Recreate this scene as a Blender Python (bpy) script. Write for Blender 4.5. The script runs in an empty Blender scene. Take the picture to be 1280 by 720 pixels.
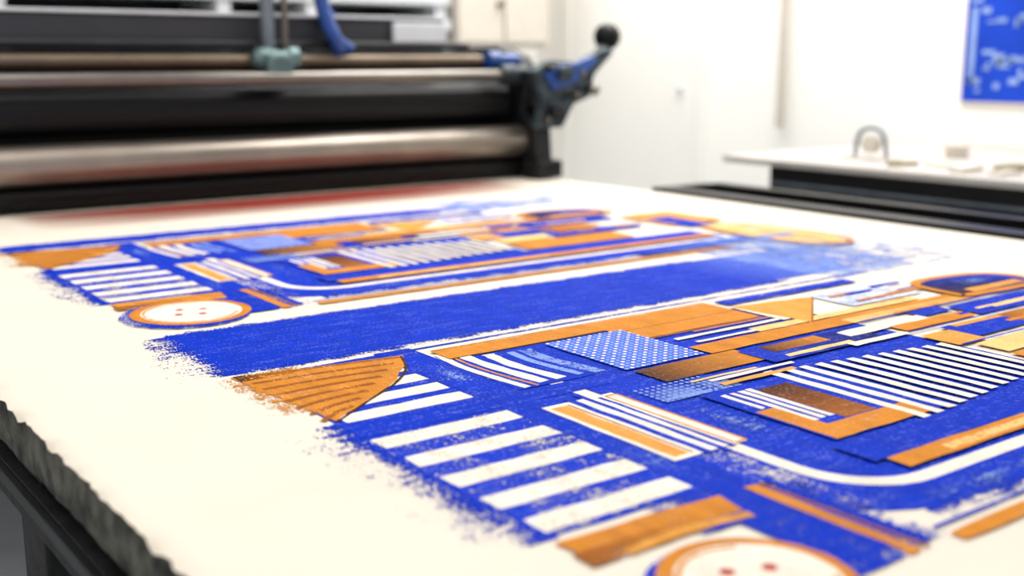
import bpy, bmesh, math, random
from mathutils import Vector, Matrix, noise
random.seed(7)
H=0.30            # metres per layout unit
TZ=0.85           # height of the print bed surface
def P(x,y,z=0.0): return Vector((x*H,y*H,TZ+z*H))
scene=bpy.context.scene
scene.view_settings.view_transform='Standard'
try: scene.view_settings.look='None'
except Exception: pass
def s2l(c):
    c=c/255.0
    return c/12.92 if c<=0.04045 else ((c+0.055)/1.055)**2.4
def C(r,g,b): return (s2l(r),s2l(g),s2l(b),1.0)

# ---------------------------------------------------------------- materials
def mat(name,col,rough=0.5,metal=0.0,noise_amt=0.0,nscale=20,bump=0.0,col2=None,spec=0.5,coat=0.0):
    m=bpy.data.materials.new(name);m.use_nodes=True
    nt=m.node_tree;b=nt.nodes['Principled BSDF']
    b.inputs['Roughness'].default_value=rough;b.inputs['Metallic'].default_value=metal
    b.inputs['Specular IOR Level'].default_value=spec
    b.inputs['Coat Weight'].default_value=coat
    b.inputs['Base Color'].default_value=col
    tc=nt.nodes.new('ShaderNodeTexCoord')
    n=nt.nodes.new('ShaderNodeTexNoise');n.inputs['Scale'].default_value=nscale;n.inputs['Detail'].default_value=6
    nt.links.new(tc.outputs['Object'],n.inputs['Vector'])
    mx=nt.nodes.new('ShaderNodeMix');mx.data_type='RGBA'
    c2=col2 if col2 else tuple(v*(1-noise_amt) for v in col[:3])+(1,)
    mx.inputs['A'].default_value=col;mx.inputs['B'].default_value=c2
    r=nt.nodes.new('ShaderNodeMapRange');r.inputs['From Min'].default_value=.35;r.inputs['From Max'].default_value=.65
    nt.links.new(n.outputs['Fac'],r.inputs['Value']);nt.links.new(r.outputs['Result'],mx.inputs['Factor'])
    nt.links.new(mx.outputs['Result'],b.inputs['Base Color'])
    if bump>0:
        bp=nt.nodes.new('ShaderNodeBump');bp.inputs['Strength'].default_value=bump;bp.inputs['Distance'].default_value=.01
        nt.links.new(n.outputs['Fac'],bp.inputs['Height']);nt.links.new(bp.outputs['Normal'],b.inputs['Normal'])
    return m
M={}
PAPER=C(228,219,204)
M['paper']=mat('paper_cream',PAPER,.75,noise_amt=.05,nscale=6,spec=.15)
M['wall']=mat('wall_white_paint',C(248,246,240),.9,noise_amt=.02,nscale=2,spec=.1)
M['door']=mat('door_white_gloss',C(246,244,238),.5,noise_amt=.02,nscale=3)
M['ceil']=mat('ceiling_white',C(240,240,240),.9,noise_amt=.02,nscale=2)
M['floor']=mat('floor_grey_concrete',C(196,202,210),.7,noise_amt=.2,nscale=4)
M['steel']=mat('brushed_steel_warm',C(158,148,138),.34,.9,noise_amt=.2,nscale=9)
M['steel2']=mat('polished_steel',C(130,124,118),.28,.95,noise_amt=.15,nscale=15)
M['brass']=mat('worn_beige_bar',C(118,104,88),.4,.6,noise_amt=.25,nscale=12)
M['black']=mat('black_rubber',C(8,8,11),.4,0,noise_amt=.3,nscale=8,spec=.25)
M['charcoal']=mat('charcoal_metal',C(36,38,42),.45,.3,noise_amt=.4,nscale=12)
M['panel']=mat('dark_blanket',C(44,45,52),.55,0,noise_amt=.3,nscale=5)
M['teal']=mat('machine_grey_green',C(78,92,98),.45,.3,nscale=30,col2=C(22,30,40))
M['blue']=mat('blue_enamel',C(24,78,165),.35,0,noise_amt=.45,nscale=12,coat=.3)
M['glass']=mat('pale_green_knob',C(110,135,135),.25,.5,noise_amt=.4)
M['shelf']=mat('shelf_light_grey',C(205,208,212),.5,0,noise_amt=.08)
M['cab']=mat('cabinet_beige',C(206,198,186),.6,0,noise_amt=.06)
M['bedside']=mat('corroded_bed_edge',C(90,90,82),.85,.0,nscale=45,bump=.8,col2=C(14,14,13))
M['bedlow']=mat('oily_black_iron',C(34,36,38),.6,.4,nscale=30,bump=.5,col2=C(12,12,14))
M['frame']=mat('grey_steel_frame',C(120,130,140),.5,.3,noise_amt=.3)
M['benchtop']=mat('bench_top_grey',C(196,190,184),.5,0,noise_amt=.15)
M['benchdark']=mat('bench_dark_front',C(26,24,26),.4,0,noise_amt=.4,nscale=10)
M['cream']=mat('cream_clutter',C(215,200,165),.7,0,noise_amt=.2,nscale=20)
M['olive']=mat('olive_clutter',C(140,132,90),.7,0,noise_amt=.2,nscale=20)

# ink: colour, dry-brush coverage and streakiness are carried by mesh attributes
def ink_material():
    m=bpy.data.materials.new('printing_ink');m.use_nodes=True
    nt=m.node_tree;L=nt.links;N=nt.nodes;b=N['Principled BSDF'];out=N['Material Output']
    b.inputs['Roughness'].default_value=.7;b.inputs['Specular IOR Level'].default_value=.03
    def noi(vec,scale,det):
        n=N.new('ShaderNodeTexNoise');n.inputs['Scale'].default_value=scale;n.inputs['Detail'].default_value=det
        L.new(vec,n.inputs['Vector']);return n.outputs['Fac']
    def mr(v,a,c,d=0,e=1,clamp=True):
        r=N.new('ShaderNodeMapRange');r.clamp=clamp
        for k,x in zip(('From Min','From Max','To Min','To Max'),(a,c,d,e)): r.inputs[k].default_value=x
        L.new(v,r.inputs['Value']);return r.outputs['Result']
    def mth(op,a,c):
        n=N.new('ShaderNodeMath');n.operation=op
        for i,x in enumerate((a,c)):
            if isinstance(x,(int,float)): n.inputs[i].default_value=x
            else: L.new(x,n.inputs[i])
        return n.outputs[0]
    def mp(sc,rot):
        n=N.new('ShaderNodeMapping');n.inputs['Scale'].default_value=sc;n.inputs['Rotation'].default_value=(0,0,rot)
        L.new(tc.outputs['Object'],n.inputs['Vector']);return n.outputs['Vector']
    a=N.new('ShaderNodeVertexColor');a.layer_name='Col'
    cv=N.new('ShaderNodeAttribute');cv.attribute_name='cov'
    st=N.new('ShaderNodeAttribute');st.attribute_name='streak'
    tc=N.new('ShaderNodeTexCoord')
    v1=mp((1,.5,1),.25);v2=mp((.16,1,1),.05);v3=mp((1,.14,1),-.08)
    fine=noi(v1,520,3);mid=noi(v1,45,4);sx=noi(v2,170,4);sy=noi(v3,150,5)
    h=mth('ADD',mth('ADD',mth('MULTIPLY',fine,1.0),mth('MULTIPLY',mid,.55)),mth('MULTIPLY',sx,.45))
    hf=mr(h,.78,1.24,0,1,False)
    al=mr(mth('SUBTRACT',cv.outputs['Fac'],hf),-.12,.14)
    # brown dry streaks
    mx=N.new('ShaderNodeMix');mx.data_type='RGBA';mx.inputs['B'].default_value=C(150,84,28)
    L.new(a.outputs['Color'],mx.inputs['A'])
    L.new(mth('MULTIPLY',mr(mth('ADD',mth('MULTIPLY',fine,.7),mth('MULTIPLY',sy,.8)),.66,1.0),st.outputs['Fac']),mx.inputs['Factor'])
    # thin spots in the screen: ink turns paler where the mesh let less through
    mg=N.new('ShaderNodeMix');mg.data_type='RGBA'
    hp=N.new('ShaderNodeMix');hp.data_type='RGBA';hp.inputs['Factor'].default_value=.28;hp.inputs['B'].default_value=C(215,222,240)
    L.new(mx.outputs['Result'],hp.inputs['A']);L.new(mx.outputs['Result'],mg.inputs['A']);L.new(hp.outputs['Result'],mg.inputs['B'])
    L.new(mr(mth('ADD',mth('MULTIPLY',fine,1.2),mth('MULTIPLY',sx,.8)),1.08,1.36,0,.55),mg.inputs['Factor'])
    hv=N.new('ShaderNodeHueSaturation');L.new(mg.outputs['Result'],hv.inputs['Color'])
    L.new(mr(mth('ADD',mid,fine),.7,1.3,.86,1.20),hv.inputs['Value'])
    L.new(hv.outputs['Color'],b.inputs['Base Color'])
    tr=N.new('ShaderNodeBsdfTransparent');ms=N.new('ShaderNodeMixShader')
    L.new(al,ms.inputs['Fac']);L.new(tr.outputs[0],ms.inputs[1]);L.new(b.outputs[0],ms.inputs[2])
    L.new(ms.outputs[0],out.inputs['Surface'])
    return m
M['ink']=ink_material()
def red_reflection_material():  # reflection below the roller, painted as a see-through red colour
    m=bpy.data.materials.new('painted_red_reflection');m.use_nodes=True
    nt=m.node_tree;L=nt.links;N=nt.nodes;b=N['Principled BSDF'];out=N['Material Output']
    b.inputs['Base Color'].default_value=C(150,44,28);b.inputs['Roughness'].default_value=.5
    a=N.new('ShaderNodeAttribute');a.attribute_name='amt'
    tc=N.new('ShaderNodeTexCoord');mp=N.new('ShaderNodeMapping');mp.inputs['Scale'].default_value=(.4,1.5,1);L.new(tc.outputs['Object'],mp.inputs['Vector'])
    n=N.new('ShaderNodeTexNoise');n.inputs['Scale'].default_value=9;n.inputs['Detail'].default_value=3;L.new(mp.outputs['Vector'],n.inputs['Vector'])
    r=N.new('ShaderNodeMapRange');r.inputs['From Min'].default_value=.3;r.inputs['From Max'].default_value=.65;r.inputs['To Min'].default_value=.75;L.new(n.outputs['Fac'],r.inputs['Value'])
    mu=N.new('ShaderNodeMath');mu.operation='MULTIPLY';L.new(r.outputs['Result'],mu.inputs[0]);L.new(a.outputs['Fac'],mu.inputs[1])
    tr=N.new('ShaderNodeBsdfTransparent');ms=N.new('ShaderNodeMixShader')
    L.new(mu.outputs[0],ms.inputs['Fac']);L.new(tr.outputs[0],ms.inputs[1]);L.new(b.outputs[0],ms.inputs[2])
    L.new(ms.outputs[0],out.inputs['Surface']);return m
M['red_reflection']=red_reflection_material()

# ---------------------------------------------------------------- helpers
def link(o,parent=None):
    scene.collection.objects.link(o)
    if parent: o.parent=parent
    return o
def empty(name):
    e=bpy.data.objects.new(name,None);e.empty_display_size=.1
    return link(e)
def mk(name,verts,faces,material,parent=None,smooth=False,bevel=0):
    me=bpy.data.meshes.new(name);me.from_pydata([tuple(v) for v in verts],[],faces);me.update()
    me.materials.append(M[material] if isinstance(material,str) else material)
    bm=bmesh.new();bm.from_mesh(me);bmesh.ops.recalc_face_normals(bm,faces=bm.faces);bm.to_mesh(me);bm.free()
    if smooth:
        for p in me.polygons:p.use_smooth=True
    o=link(bpy.data.objects.new(name,me),parent)
    if bevel:
        b=o.modifiers.new('b','BEVEL');b.width=bevel;b.segments=2;b.limit_method='ANGLE'
    return o
def box(name,x0,y0,z0,x1,y1,z1,material,parent=None,bevel=.002):
    v=[P(x,y,z) for x in(x0,x1) for y in(y0,y1) for z in(z0,z1)]
    f=[(0,1,3,2),(4,6,7,5),(0,4,5,1),(2,3,7,6),(0,2,6,4),(1,5,7,3)]
    return mk(name,v,f,material,parent,bevel=bevel)
def lathe(name,p0,p1,prof,material,parent=None,seg=40):
    """prof: list of (t 0..1 along p0-p1, radius in layout units)"""
    a=P(*p0);b=P(*p1);d=(b-a);u=d.normalized()
    w=Vector((0,0,1)) if abs(u.z)<.9 else Vector((1,0,0))
    e1=u.cross(w).normalized();e2=u.cross(e1)
    v=[];f=[]
    for t,r in prof:
        for i in range(seg):
            an=2*math.pi*i/seg
            v.append(a+d*t+(e1*math.cos(an)+e2*math.sin(an))*r*H)
    for k in range(len(prof)-1):
        for i in range(seg):
            j=(i+1)%seg
            f.append((k*seg+i,k*seg+j,(k+1)*seg+j,(k+1)*seg+i))
    f.append(tuple(range(seg)));f.append(tuple((len(prof)-1)*seg+i for i in range(seg)))
    o=mk(name,v,f,material,parent,smooth=True)
    e=o.modifiers.new('e','EDGE_SPLIT');e.split_angle=math.radians(40)
    return o
def cyl(name,p0,p1,r,material,parent=None,seg=32): return lathe(name,p0,p1,[(0,r*.9),(.004,r),(.996,r),(1,r*.9)],material,parent,seg)
def ball(name,c,r,material,parent=None):
    bm=bmesh.new();bmesh.ops.create_uvsphere(bm,u_segments=32,v_segments=20,radius=r*H)
    me=bpy.data.meshes.new(name);bm.to_mesh(me);bm.free()
    for p in me.polygons:p.use_smooth=True
    me.materials.append(M[material]);me.transform(Matrix.Translation(P(*c)))
    return link(bpy.data.objects.new(name,me),parent)
def plateX(name,x0,x1,prof,material,parent=None,bevel=.003):
    """extrude a Y-Z outline between x0 and x1"""
    n=len(prof);v=[P(x0,y,z) for y,z in prof]+[P(x1,y,z) for y,z in prof]
    f=[tuple(range(n)),tuple(range(2*n-1,n-1,-1))]+[(i,(i+1)%n,n+(i+1)%n,n+i) for i in range(n)]
    return mk(name,v,f,material,parent,bevel=bevel)
def plateY(name,y0,y1,prof,material,parent=None,bevel=.003):
    """extrude an X-Z outline between y0 and y1"""
    n=len(prof);v=[P(x,y0,z) for x,z in prof]+[P(x,y1,z) for x,z in prof]
    f=[tuple(range(n)),tuple(range(2*n-1,n-1,-1))]+[(i,(i+1)%n,n+(i+1)%n,n+i) for i in range(n)]
    return mk(name,v,f,material,parent,bevel=bevel)
def tube(name,pts,r,material,parent=None):
    cu=bpy.data.curves.new(name,'CURVE');cu.dimensions='3D';cu.bevel_depth=r*H;cu.bevel_resolution=5;cu.use_fill_caps=True
    sp=cu.splines.new('NURBS');sp.points.add(len(pts)-1)
    for i,p in enumerate(pts): sp.points[i].co=tuple(P(*p))+(1,)
    sp.use_endpoint_u=True;sp.order_u=3
    cu.materials.append(M[material])
    return link(bpy.data.objects.new(name,cu),parent)

# ---------------------------------------------------------------- room
FL=-TZ/H
XW=10.8;YW=14.0;XL=-7.0;YF=-7.0;CE=6.6
box('floor',XL,YF,FL-.3,XW,YW,FL,'floor',bevel=0)
box('ceiling',XL,YF,CE,XW,YW,CE+.3,'ceil',bevel=0)
box('wall_right',XW,YF,FL,XW+.4,YW,CE,'wall',bevel=0)
box('wall_back',XL,YW,FL,XW+.4,YW+.4,CE,'wall',bevel=0)
box('wall_left',XL-.4,YF,FL,XL,YW,CE,'wall',bevel=0)
# door in the right-hand wall
d=empty('door_1')
box('door_leaf',XW-.06,10.6,FL+.03,XW-.01,13.1,3.9,'door',d)
box('door_jamb_a',XW-.08,10.42,FL+.01,XW-.005,10.58,4.1,'door',d)
box('door_jamb_b',XW-.08,13.12,FL+.01,XW-.005,13.28,4.1,'door',d)
cyl('door_handle',(XW-.14,10.85,.62),(XW-.06,10.85,.62),.03,'shelf',d)
# conduit running down the wall
cyl('wall_conduit',(XW-.1,9.15,.2),(XW-.1,9.15,CE-.05),.05,'cab')

# poster on wall
ps=empty('blue_wall_poster')
box('poster_sheet',XW-.03,5.4,.54,XW-.008,6.86,2.9,'paper',ps,0)
M['pb']=mat('poster_blue_ink',C(34,74,200),.7,noise_amt=.25,nscale=5,spec=.1)
M['pb2']=mat('poster_pale_blue_ink',C(150,180,235),.7,noise_amt=.3,nscale=8)
box('poster_print',XW-.036,5.44,.57,XW-.031,6.84,2.87,'pb',ps,0)
for k in range(90):
    y=random.uniform(5.5,6.7);z=random.choice([.75,.95,1.0,1.3,1.35,1.6,1.9,2.3])+random.uniform(-.1,.1)
    box('poster_mark_%d'%k,XW-.042,y,z,XW-.037,y+random.uniform(.03,.14),z+random.uniform(.02,.07),'pb2',ps,0)
box('poster_bar_a',XW-.042,6.72,.75,XW-.037,6.78,1.5,'pb2',ps,0)

# ---------------------------------------------------------------- print bed
bed=empty('press_bed_table')
box('bed_slab',.80,-3.0,-.20,6.08,12.5,-.012,'bedlow',bed)
# corroded left flank, irregular outline
rows=[(.03,-.012),(.0,-.025),(.0,-.06),(-.006,-.10),(-.004,-.15),(.0,-.19),(.04,-.205)]
ys=[-3+i*.03 for i in range(int(15.5/.03)+1)]
v=[];f=[]
for y in ys:
    for k,(dx,z) in enumerate(rows):
        n=noise.noise(Vector((y*3,k*.6,0)))*.007+noise.noise(Vector((y*22,k*3.1,3)))*.005
        v.append(P(.765+dx+n,y,z+n*.4))
m=len(rows)
for i in range(len(ys)-1):
    for k in range(m-1): f.append((i*m+k,i*m+k+1,(i+1)*m+k+1,(i+1)*m+k))
mk('bed_corroded_flank',v,f,'bedside',bed,smooth=True)
box('bed_side_rail',.76,-3.0,-.38,.90,12.5,-.26,'bedlow',bed)
box('bed_side_lip',.735,-3.0,-.30,.76,12.5,-.26,'charcoal',bed,.001)
for i in range(12): box('rail_spacer_%d'%i,.80,-2.8+i*1.25,-.26,.9,-2.5+i*1.25,-.19,'bedlow',bed)
box('bed_under_frame',2.2,-3.0,-.50,6.0,12.5,-.19,'bedlow',bed)
for i,(x,y) in enumerate([(.85,-2.5),(.85,3.7),(.85,6.8),(.85,11.8),(5.7,-2.5),(5.7,2.6),(5.7,6.8),(5.7,11.8)]):
    box('leg_%d'%i,x,y,FL,x+.3,y+.3,-.19,'bedlow',bed,.004)
# right gutter and rails
RY=6.45
box('rail_inner',6.10,-3,-.2,6.26,RY,.03,'black',bed)
box('rail_steel_strip',6.26,-3,-.2,6.31,RY-.05,.0,'brass',bed)
box('gutter_floor',6.31,-3,-.2,6.74,RY-.05,-.08,'charcoal',bed)
box('rail_outer',6.74,-3,-.2,6.86,RY,.02,'black',bed)
box('rail_end_bar',6.26,RY-.05,-.2,6.74,RY+.05,.02,'black',bed)

# ---------------------------------------------------------------- sheet + print
sheet=empty('printed_paper_sheet')
v=[];f=[]
ys=[-2.8+i*.03 for i in range(int(15.0/.03)+1)]
for y in ys:
    e=.745+noise.noise(Vector((y*3,0,0)))*.008+noise.noise(Vector((y*14,7,0)))*.010+max(0,noise.noise(Vector((y*30,3,0))))*.018
    dr=.008+.05*max(0,noise.noise(Vector((y*9,11,0))))
    for x,z in((6.07,.0),(3,.0),(e+.05,.0),(e,-.003),(e-.010,-dr)): v.append(P(x,y,z))
for i in range(len(ys)-1):
    for k in range(4): f.append((i*5+k,i*5+k+1,(i+1)*5+k+1,(i+1)*5+k))
mk('cream_sheet',v,f,'paper',sheet,smooth=True)

class Ink:
    def __init__(s): s.v=[];s.f=[];s.col=[];s.cov=[];s.st=[];s.z=.0003;s.hold=False
ink=Ink();OY=0.0
B=C(0,46,178);O=C(202,130,44);O2=C(216,152,68);Y=C(232,192,124);W=PAPER;LB=C(132,158,226);PL=C(204,208,228)
N=C(66,38,26);NV=C(8,22,96);BR=C(150,88,34);RD=C(170,40,30)
def raw(pts,col,cov=1.6,streak=0):
    """flat polygon; col / cov may be per-vertex lists"""
    if not ink.hold: ink.z+=.00002
    b=len(ink.v)
    for i,(x,y) in enumerate(pts):
        p=P(x,y+OY);ink.v.append((p.x,p.y,TZ+ink.z))
        ink.col.append(col[i] if isinstance(col,list) else col)
        ink.cov.append(cov[i] if isinstance(cov,list) else cov)
        ink.st.append(streak)
    ink.f.append(tuple(range(b,b+len(pts))))
def poly(pts,col,cov=1.6,streak=0,j=.004):
    out=[]
    n=len(pts)
    for i in range(n):
        a=pts[i];c=pts[(i+1)%n];L=math.dist(a,c);k=max(1,int(L/.07))
        for t in range(k):
            x=a[0]+(c[0]-a[0])*t/k;y=a[1]+(c[1]-a[1])*t/k
            out.append((x+random.uniform(-j,j),y+random.uniform(-j,j)))
    raw(out,col,cov,streak)
def rect(x0,y0,x1,y1,col,cov=1.6,streak=0,j=.003): poly([(x0,y0),(x1,y0),(x1,y1),(x0,y1)],col,cov,streak,j)
def gx(x0,y0,x1,y1,ca,cb,va=1.6,vb=1.6,streak=0): raw([(x0,y0),(x1,y0),(x1,y1),(x0,y1)],[ca,cb,cb,ca],[va,vb,vb,va],streak)
def gy(x0,y0,x1,y1,ca,cb,va=1.6,vb=1.6,streak=0): raw([(x0,y0),(x1,y0),(x1,y1),(x0,y1)],[ca,ca,cb,cb],[va,va,vb,vb],streak)
def worn(x0,y0,x1,y1,col,c):
    """soft worn patch: coverage peaks in the middle and dies at the edges"""
    cx,cy=(x0+x1)/2,(y0+y1)/2
    ink.z+=.00002;ink.hold=True
    e=[(cx+(x1-x0)/2*math.cos(a*math.pi/6),cy+(y1-y0)/2*math.sin(a*math.pi/6)) for a in range(12)]
    for i in range(12): raw([(cx,cy),e[i],e[(i+1)%12]],col,[c,-.25,-.25])
    ink.hold=False
def stroke(pts,w,col,cov=1.6,streak=0,sm=True):
    if sm and len(pts)>2:
        q=[]
        for i in range(len(pts)-1):
            p0=pts[max(0,i-1)];p1=pts[i];p2=pts[i+1];p3=pts[min(len(pts)-1,i+2)]
            for t in [k/6 for k in range(6)]:
                q.append(tuple(.5*((2*p1[a])+(-p0[a]+p2[a])*t+(2*p0[a]-5*p1[a]+4*p2[a]-p3[a])*t*t+(-p0[a]+3*p1[a]-3*p2[a]+p3[a])*t**3) for a in(0,1)))
        q.append(pts[-1]);pts=q
    l=[];r=[]
    for i,p in enumerate(pts):
        a=pts[max(0,i-1)];c=pts[min(len(pts)-1,i+1)]
        dx,dy=c[0]-a[0],c[1]-a[1];L=math.hypot(dx,dy) or 1
        ww=w/2*random.uniform(.88,1.1)
        l.append((p[0]-dy/L*ww,p[1]+dx/L*ww));r.append((p[0]+dy/L*ww,p[1]-dx/L*ww))
    ink.z+=.00002;ink.hold=True
    for i in range(len(pts)-1): raw([l[i],l[i+1],r[i+1],r[i]],col,cov,streak)
    ink.hold=False
def disc(cx,cy,r,col,cov=1.6,streak=0,n=40,ry=None):
    ry=ry or r
    raw([(cx+r*math.cos(2*math.pi*i/n)*random.uniform(.99,1.01),cy+ry*math.sin(2*math.pi*i/n)) for i in range(n)],col,cov,streak)
def corner(x0,y0,x1,y1,r,col,cov=1.6):
    """rect with rounded near-left corner"""
    pts=[(x1,y0),(x1,y1),(x0,y1)]
    for i in range(9):
        a=math.pi+ (math.pi/2)*i/8
        pts.append((x0+r+r*math.cos(a),y0+r+r*math.sin(a)))
    raw(pts,col,cov)

def motif(dy,band_top,wheel):
    global OY
    OY=dy;ink.z=.0003
    # broad blue band + fading dry end
    rect(1.42,3.42,4.05,band_top,B,1.35,j=.006)
    gx(1.31,3.40,1.44,band_top,B,B,.15,1.05)
    gx(1.20,3.40,1.38,band_top-.03,B,B,-.1,.42)
    gy(1.40,3.365,4.1,3.425,B,B,.0,.9)
    gy(1.40,band_top-.005,4.1,band_top+.04,B,B,.9,.0)
    gx(3.9,3.44,5.3,band_top,B,LB,1.2,.28)
    gx(4.3,3.3,5.5,band_top+.3,LB,LB,.5,.2)
    gx(1.6,3.325,4.6,3.345,B,B,.75,.55)
    # framed field
    corner(2.00,1.40,5.0,3.14,.30,B,1.12)
    gy(2.2,1.34,5.0,1.41,B,B,.0,.9)
    corner(2.15,1.515,4.9,3.0,.24,W)
    corner(2.20,1.565,4.85,3.14,.20,B,1.35)
    gx(2.02,1.50,2.14,2.0,W,W,.38,.25)
    # right-hand patchwork ground
    rect(3.62,1.70,5.0,3.16,W)
    # left striped block
    rect(1.42,1.79,1.93,3.34,B,1.22)
    gx(1.34,1.78,1.44,2.75,B,B,.1,1.05)
    gx(1.24,1.85,1.38,2.7,B,B,-.1,.40)
    for yc in (3.15,3.025,2.90,2.775): rect(1.45,yc-.038,1.875,yc+.038,W)
    for yc in (2.53,2.36,2.19,2.02,1.86): rect(1.43,yc-.043,1.88,yc+.040,W)
    gx(1.42,1.80,1.9,2.58,W,W,.20,.10)
    rect(1.885,1.62,2.03,3.36,B,1.15)
    rect(1.42,2.60,2.32,2.70,B,1.15)
    worn(1.86,2.66,2.06,3.3,LB,.42);worn(1.85,1.7,2.0,2.3,LB,.3)
    # orange sail
    poly([(1.37,3.37),(1.66,3.33),(1.96,3.29),(1.90,3.17),(1.79,3.04),(1.64,2.92),(1.43,2.77),(1.41,3.05)],O,1.4,.45)
    gx(1.27,2.9,1.42,3.36,O,O,-.1,.7)
    for k in range(8):
        t=k/7;a=(1.40,3.34-.55*t);c=(1.94-.40*t,3.27-.40*t)
        stroke([a,((a[0]+c[0])/2,(a[1]+c[1])/2+.01),c],.022,BR,.72,.3)
    stroke([(1.95,3.28),(1.88,3.13),(1.76,3.0),(1.62,2.90),(1.43,2.76)],.010,N,1.1)
    gx(1.38,3.30,1.62,3.37,N,O,.75,.2)
    # curved strips right of mast
    rect(2.03,2.71,2.34,3.12,B,1.1)
    stroke([(2.06,3.22),(2.04,3.05),(2.05,2.88),(2.07,2.72)],.03,W)
    stroke([(2.09,3.24),(2.075,3.05),(2.085,2.88),(2.11,2.72)],.012,O)
    stroke([(2.12,3.2),(2.12,3.0),(2.15,2.74)],.045,W)
    stroke([(2.20,3.12),(2.19,2.95),(2.22,2.74)],.045,W)
    stroke([(2.28,3.1),(2.27,2.95),(2.30,2.74)],.03,LB,.8)
    stroke([(2.34,3.1),(2.33,2.95),(2.37,2.72)],.05,LB,.55)
    # vertical strip bundle
    rect(1.965,1.97,2.235,2.52,W)
    rect(1.985,1.99,2.040,2.50,O2,1.4,.3);stroke([(2.05,2.5),(2.05,1.99)],.008,BR,sm=False)
    rect(2.070,1.96,2.095,2.55,B,1.3);rect(2.125,1.94,2.145,2.57,B,1.3);rect(2.165,1.96,2.18,2.5,B,1.2)
    for x in(2.195,2.238): stroke([(x,2.5),(x,1.98)],.009,O,sm=False)
    for y in(1.98,2.5): stroke([(2.195,y),(2.238,y)],.009,O,sm=False)
    worn(2.24,1.75,2.42,2.4,LB,.30)
    # lower-left tail
    rect(1.80,1.28,1.95,1.80,B,.85)
    gx(1.68,1.60,1.83,1.8,B,B,.1,.9)
    gx(1.95,1.30,2.12,1.7,B,B,.8,.3)
    rect(1.965,1.28,2.005,1.74,O,1.1,.5)
    stroke([(2.02,1.74),(2.025,1.28)],.010,BR,sm=False)
    stroke([(2.05,1.75),(2.055,1.30)],.020,B,sm=False)
    worn(2.05,1.38,3.2,1.50,LB,.40)
    # bottom bars
    rect(2.12,1.255,4.6,1.30,O,1.0,.3);stroke([(2.12,1.335),(4.6,1.335)],.012,B,.9,sm=False)
    # orange block and wheel
    poly([(1.41,1.76),(1.88,1.74),(1.86,1.64),(1.70,1.66),(1.42,1.68)],O,1.3,.5)
    gx(1.40,1.62,1.75,1.69,BR,O,.75,.45,.5)
    cx,cy,R=wheel
    stroke([(1.50,1.63),(1.66,1.645),(1.86,1.62)],.03,O2,.85,.4)
    disc(cx-.03,cy-.025,R+.02,B,.62)
    disc(cx,cy,R,O,1.0,.5);disc(cx+.003,cy,R*.84,W)
    stroke([(cx+R*.78*math.cos(a/12*6.2832),cy+R*.78*math.sin(a/12*6.2832)) for a in range(2,12)],.012,O,.7,.3)
    for a in range(4): disc(cx+.065*math.cos(a*1.57+.4),cy+.065*math.sin(a*1.57+.4),.017,RD,1.1,n=10)
    # top orange strip + block
    rect(2.06,3.14,2.75,3.26,O,1.4,.3);rect(2.75,2.96,3.40,3.26,O,1.4,.2)
    stroke([(2.06,3.265),(3.4,3.27)],.01,BR,.9,sm=False);stroke([(2.75,2.95),(3.4,2.95)],.010,BR,sm=False)
    stroke([(2.8,3.09),(3.4,3.09)],.006,BR,.9,sm=False)
    rect(3.45,3.18,4.3,3.26,B,.85)
    # stipple panel
    rect(2.44,2.68,2.80,3.11,C(60,98,205))
    ink.z+=.00002;ink.hold=True
    for i in range(15):
        for k in range(18):
            disc(2.452+i*.0245,2.69+k*.0245,.0085,W if (i+k)%2 else LB,n=6)
    ink.hold=False
    gy(2.30,2.34,2.62,2.50,LB,B,.6,.35)
    ink.z+=.00002;ink.hold=True
    for i in range(12):
        for k in range(6): disc(2.30+i*.0245,2.36+k*.0245,.007,LB,1.0,n=6)
    ink.hold=False
    # brown gradient
    gx(2.45,2.50,2.92,2.655,N,O,1.6,1.6,.3)
    # long orange strip and pale bars
    rect(2.82,2.665,4.45,2.775,O,1.4,.3);rect(3.2,2.785,4.2,2.84,Y)
    gx(3.6,2.665,4.4,2.73,Y,O2,.8,.9,.3)
    rect(2.86,2.87,3.42,2.895,W);rect(2.9,2.80,3.2,2.82,W);stroke([(3.0,2.93),(3.5,2.93)],.012,O,sm=False)
    rect(3.42,2.86,3.62,3.14,W)
    rect(3.85,2.86,4.32,3.10,PL,1.2);gx(3.87,2.88,4.3,3.08,LB,LB,.35,.2)
    poly([(3.42,3.15),(3.86,3.08),(3.48,2.77)],O2,1.4,.2)
    stroke([(3.86,3.08),(3.48,2.77)],.007,BR,sm=False)
    # inner frame
    rect(2.42,1.83,2.95,2.33,B,1.35)
    rect(2.43,1.83,2.51,2.12,O,1.4,.2);rect(2.43,1.83,2.86,1.93,O,1.4,.2)
    for x in(2.475,2.515,2.552,2.586): rect(x-.011,1.97 if x>2.5 else 2.13,x+.011,2.29,W)
    gy(2.60,1.935,2.74,2.27,BR,N,1.6,1.6,.3)
    for i in range(12):
        x=2.775+i*.070;rect(x,1.80+.008*i,x+.037,2.39-.010*i,W)
    rect(2.56,2.36,2.9,2.385,O2);rect(2.56,2.41,2.95,2.432,W);rect(2.5,2.44,2.8,2.455,Y)
    # small interior pieces
    gx(2.9,2.45,3.5,2.62,B,NV)
    rect(3.0,2.47,3.35,2.50,Y);rect(3.4,2.53,3.9,2.60,W);rect(3.3,2.43,3.62,2.47,W)
    gx(3.0,2.54,3.3,2.62,N,O,1.2,1.2,.4)
    rect(2.4,1.585,4.8,1.66,O,1.3,.2);gx(2.6,1.60,3.6,1.635,Y,Y,.7,.6);rect(2.36,1.66,4.8,1.80,B,1.25)
    rect(3.64,1.82,4.4,2.05,O,1.3,.3);rect(3.66,2.07,4.0,2.2,Y);rect(4.02,2.09,4.7,2.2,B,1.1)
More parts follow.
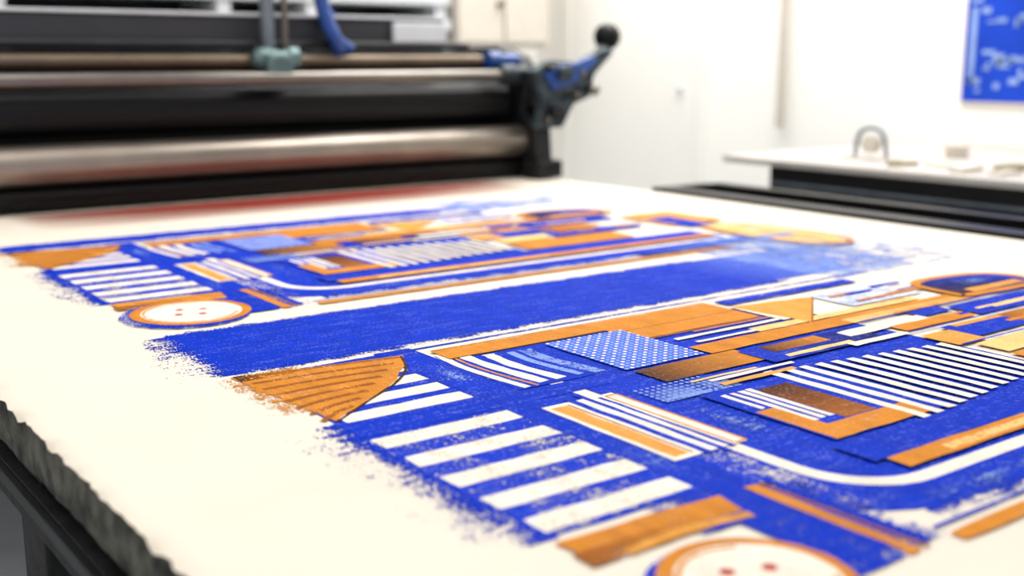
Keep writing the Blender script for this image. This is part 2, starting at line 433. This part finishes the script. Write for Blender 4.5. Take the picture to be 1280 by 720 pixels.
    rect(3.60,2.22,3.78,2.38,O2,1.3,.2);rect(3.78,2.26,4.15,2.42,B);gx(4.15,2.24,4.5,2.42,BR,O)
    rect(3.64,2.46,4.1,2.54,O,1.3,.3);rect(4.12,2.46,4.8,2.62,B,1.1);rect(3.9,2.57,4.1,2.65,B)
    rect(4.2,2.50,4.6,2.54,Y)
    for y in(2.22,2.44,2.655): stroke([(3.62,y),(4.9,y)],.010,B,1,sm=False)
    rs=random.Random(11)
    for k in range(22):
        x=rs.uniform(3.65,4.7);y=rs.uniform(2.1,2.66) if k%3 else rs.uniform(2.8,3.05)
        if y>2.7: x=rs.uniform(3.9,4.3)
        w=rs.uniform(.12,.42);hh=rs.uniform(.008,.028)
        c=rs.choice([O,O2,Y,B,BR,W,W,O]);rect(x,y,x+w,y+hh,c,1.2,.2 if c in(O,O2) else 0)
    # rounded dark-blue shape with orange outline
    pts=[(4.38,2.70),(4.42,2.96),(4.62,3.01),(4.9,2.95),(4.99,2.80),(4.9,2.68),(4.38,2.70)]
    raw(pts[:-1],[N,NV,B,B,B,NV],1.2);stroke(pts,.045,O,1.3,.3)
    rect(4.5,2.72,4.9,2.78,O2,1.2,.3)
    worn(4.5,2.75,4.95,2.98,LB,.4)
    # hull outline further right
    gy(4.5,.9,5.3,1.5,LB,LB,.25,.55)
    pts=[(5.0,1.95),(5.28,1.8),(5.34,1.2),(5.2,.98),(4.98,1.1),(4.92,1.6),(5.0,1.95)]
    raw(pts[:-1],Y,.6);stroke(pts,.035,O,1.1,.4)
    rect(4.85,2.0,5.3,2.5,O2,.75,.4);rect(4.9,1.9,5.1,2.3,B,.8)
    gx(4.0,1.32,5.2,1.42,B,LB,.8,.4)
    OY=0
motif(0,4.03,(1.62,1.385,.20));motif(2.94,3.60,(1.63,1.43,.235))
me=bpy.data.meshes.new('screen_print_ink');me.from_pydata(ink.v,[],ink.f);me.update()
me.color_attributes.new('Col','FLOAT_COLOR','POINT')
me.attributes.new('cov','FLOAT','POINT');me.attributes.new('streak','FLOAT','POINT')
me.attributes['Col'].data.foreach_set('color',[c for q in ink.col for c in q])
me.attributes['cov'].data.foreach_set('value',ink.cov)
me.attributes['streak'].data.foreach_set('value',ink.st)
me.materials.append(M['ink']);link(bpy.data.objects.new('screen_print_ink',me),sheet)
# reddish reflection in front of the cylinder, painted as a soft patch on the sheet
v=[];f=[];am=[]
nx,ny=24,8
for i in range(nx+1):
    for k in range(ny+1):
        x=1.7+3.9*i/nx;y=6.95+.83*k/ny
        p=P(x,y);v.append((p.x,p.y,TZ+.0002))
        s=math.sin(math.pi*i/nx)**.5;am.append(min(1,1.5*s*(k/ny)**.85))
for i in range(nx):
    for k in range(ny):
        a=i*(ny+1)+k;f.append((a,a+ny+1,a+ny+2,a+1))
me=bpy.data.meshes.new('painted_reflection_patch');me.from_pydata(v,[],f);me.update()
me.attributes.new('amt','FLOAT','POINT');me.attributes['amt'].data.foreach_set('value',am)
me.materials.append(M['red_reflection']);link(bpy.data.objects.new('painted_reflection_patch',me),sheet)

# ---------------------------------------------------------------- cylinder press
pr=empty('cylinder_printing_press')
XE=5.92;X0=-2.5
lathe('impression_cylinder',(X0,7.85,.318),(XE,7.85,.318),[(0,.05),(.001,.128),(.004,.132),(.992,.132),(.996,.125),(1,.06)],'steel',pr,64)
lathe('ink_roller_black',(X0,8.02,.645),(XE-.1,8.02,.645),[(0,.06),(.001,.16),(.996,.165),(1,.06)],'black',pr,64)
cyl('guide_rod_steel',(X0,7.78,.862),(5.72,7.78,.862),.048,'steel2',pr)
cyl('guide_rod_worn',(X0,7.95,.985),(5.55,7.95,.985),.045,'brass',pr)
box('inner_guard_black',X0,8.15,.02,XE-.05,8.4,1.0,'black',pr)
box('front_scraper_black',X0,7.86,.03,XE,7.98,.15,'black',pr)
cyl('scraper_round_edge',(X0,7.86,.11),(XE,7.86,.11),.06,'black',pr)
box('blanket_panel_dark',X0,8.05,1.06,5.25,8.12,1.30,'panel',pr)
box('blanket_top_trim',X0,8.03,1.30,5.25,8.14,1.325,'shelf',pr)
cyl('cross_shaft',(X0,8.0,1.10),(5.45,8.0,1.10),.03,'charcoal',pr)
box('top_deck',X0,8.2,1.0,5.6,9.6,1.06,'charcoal',pr)
# end frame
EF=[(7.62,.012),(9.7,.012),(9.7,1.05),(8.2,1.10),(7.95,1.02),(7.78,.80),(7.86,.58),(7.66,.42)]
plateX('end_frame_right',5.90,6.07,EF,'charcoal',pr,.006)
plateX('end_frame_left',X0-.2,X0,EF,'charcoal',pr,.006)
box('end_foot',5.86,7.56,.012,6.12,7.80,.16,'bedlow',pr,.006)
# lever bracket on the near face of the frame
plateY('lever_bracket',7.56,7.66,[(5.80,.90),(5.98,.99),(6.28,.97),(6.62,1.10),(6.68,1.05),(6.46,.86),(6.42,.68),(6.24,.62),(6.12,.43),(5.84,.43),(5.90,.62)],'teal',pr,.006)
plateY('bracket_web',7.66,7.9,[(5.9,.60),(6.0,.95),(6.28,.92),(6.36,.70),(6.2,.56)],'charcoal',pr,.006)
plateY('bracket_blue_arm',7.50,7.56,[(5.90,.86),(5.98,.74),(6.20,.80),(6.34,.90),(6.46,.99),(6.38,1.02),(6.18,.96),(6.0,.95)],'blue',pr,.004)
lathe('pivot_hub',(6.06,7.42,.88),(6.06,7.66,.88),[(0,.05),(.05,.065),(.5,.065),(.55,.085),(1,.085)],'teal',pr)
lathe('lower_hub',(6.02,7.46,.55),(6.02,7.66,.55),[(0,.05),(.05,.07),(.5,.07),(.55,.10),(1,.10)],'charcoal',pr)
lathe('tip_pin',(6.40,7.46,.74),(6.40,7.66,.74),[(0,.03),(.1,.05),(1,.05)],'steel2',pr)
lathe('rod_end_bearing',(5.62,7.78,.872),(5.90,7.78,.872),[(0,.05),(.05,.075),(.5,.08),(.55,.065),(1,.065)],'teal',pr)
lathe('blue_collar',(5.60,7.95,.985),(5.92,7.95,.985),[(0,.05),(.05,.075),(.4,.075),(.45,.055),(1,.055)],'blue',pr)
lathe('lever_rod',(6.40,7.62,.90),(6.70,7.70,1.15),[(0,.05),(.3,.055),(.5,.04),(.8,.03),(1,.04)],'charcoal',pr)
ball('lever_knob',(6.73,7.72,1.185),.118,'black',pr)
for i,(x,z) in enumerate([(5.9,.5),(6.2,.70),(6.26,.88),(5.95,.93)]):
    cyl('bolt_%d'%i,(x,7.47,z),(x,7.56,z),.026,'steel2',pr,12)
# hanging arm with clamp, and air hose
box('arm_upright',3.62,7.92,1.0,3.70,8.0,2.4,'frame',pr,.003)
cyl('arm_rod',(3.77,7.9,1.0),(3.77,7.9,2.4),.022,'steel2',pr)
lathe('arm_clamp',(3.5,7.88,1.0),(3.86,7.88,1.0),[(0,.05),(.1,.085),(.35,.085),(.4,.065),(.7,.065),(.75,.085),(.95,.085),(1,.05)],'glass',pr)
box('arm_clamp_block',3.56,7.74,.88,3.76,7.9,1.02,'glass',pr,.006)
tube('blue_air_hose',[(4.06,7.95,2.4),(4.07,7.94,1.6),(4.10,7.92,1.3),(4.2,7.9,1.12),(4.24,7.95,1.05)],.055,'blue',pr)
tube('blue_air_hose_b',[(4.20,8.0,1.35),(4.12,7.98,1.24),(4.25,7.95,1.12),(4.34,7.95,1.07)],.04,'blue',pr)
box('control_box_light',4.75,8.0,1.10,5.25,8.04,1.28,'shelf',pr,.005)

# ---------------------------------------------------------------- shelf and cabinet at the back
sh=empty('storage_shelf')
for i,x in enumerate([-2,0.4,2.8,5.2,6.3,8.1]): box('post_%d'%i,x,12.6,FL,x+.16,13.7,4.5,'shelf',sh)
for i,z in enumerate([-1.6,-.2,1.35,1.66,2.9,4.3]): box('board_%d'%i,-2.05,12.55,z,8.3,13.75,z+.12,'shelf',sh)
box('shelf_back_panel',-2.05,13.76,FL,8.3,13.8,4.45,'panel',sh,0)
cb=empty('wall_cabinet')
box('cabinet_body',8.4,12.6,1.15,9.9,13.98,4.6,'cab',cb,.005)
box('cabinet_door_a',8.42,12.55,1.2,9.13,12.6,4.55,'cab',cb,.004)
box('cabinet_door_b',9.17,12.55,1.2,9.88,12.6,4.55,'cab',cb,.004)
cyl('cabinet_knob',(9.05,12.47,1.7),(9.05,12.55,1.7),.04,'steel2',cb,16)

# ---------------------------------------------------------------- bench on the right
bn=empty('work_bench')
box('bench_top',8.1,-1.0,.04,10.7,7.6,.10,'benchtop',bn)
box('bench_apron',8.14,-.95,-.26,10.6,7.05,.035,'benchdark',bn)
box('bench_drawer_rail',8.10,-.9,-.12,8.14,7.0,-.10,'frame',bn,0)
for i,(x,y) in enumerate([(8.2,-.8),(8.2,6.7),(10.3,-.8),(10.3,6.7)]): box('leg_%d'%i,x,y,FL,x+.2,y+.2,-.26,'frame',bn)
rl=empty('tape_dispenser')
tube('dispenser_arch',[(8.8,6.62,.10),(8.8,6.62,.34),(8.8,6.45,.40),(8.8,6.3,.34),(8.8,6.28,.10)],.02,'frame',rl)
box('dispenser_foot',8.72,6.18,.10,8.9,6.72,.125,'benchtop',rl)
lathe('dispenser_roll',(8.75,6.45,.24),(8.85,6.45,.24),[(0,.06),(.05,.08),(.95,.08),(1,.06)],'cab',rl)
pp=empty('paper_offcuts')
for i in range(7):
    y=4.9+i*.16;x=8.3+random.uniform(0,.4)
    box('offcut_%d'%i,x,y,.10+.0,x+.3,y+.12,.10+random.uniform(.02,.05),random.choice(['cream','olive','shelf','cab']),pp)
jar=empty('ink_tin')
lathe('tin_body',(9.6,6.1,.10),(9.6,6.1,.22),[(0,.1),(.05,.105),(.9,.105),(.93,.115),(1,.11)],'cab',jar)

# ---------------------------------------------------------------- lights
def area(name,x,y,z,sx,sy,e,col=(1,1,1),rot=None):
    l=bpy.data.lights.new(name,'AREA');l.shape='RECTANGLE';l.size=sx;l.size_y=sy;l.energy=e;l.color=col
    o=link(bpy.data.objects.new(name,l));o.location=P(x,y,z)
    if rot:o.rotation_euler=rot
    return o
area('ceiling_light_panel',1.5,4,CE-.1,1.6,3.0,23,(1,.985,.955))
area('ceiling_light_panel.001',8.3,8.5,CE-.1,1.2,2.6,88,(1,.985,.96))
area('ceiling_light_panel.002',-3.5,3,CE-.1,1.2,2.5,24,(1,.985,.97))
w=bpy.data.worlds.new('world');scene.world=w;w.use_nodes=True
w.node_tree.nodes['Background'].inputs['Color'].default_value=(1,.985,.965,1)
w.node_tree.nodes['Background'].inputs['Strength'].default_value=.65

# ---------------------------------------------------------------- camera
cd=bpy.data.cameras.new('camera');cam=bpy.data.objects.new('camera',cd);scene.collection.objects.link(cam)
cam.location=P(0,0,1.0)
cam.rotation_euler=(math.radians(90)-math.atan(287/1434),0,-math.atan(1080/1462.4))
cd.sensor_width=36;cd.lens=1434/1280*36;cd.clip_start=.02
cd.dof.use_dof=True;cd.dof.focus_distance=1.14;cd.dof.aperture_fstop=3.0
scene.camera=cam
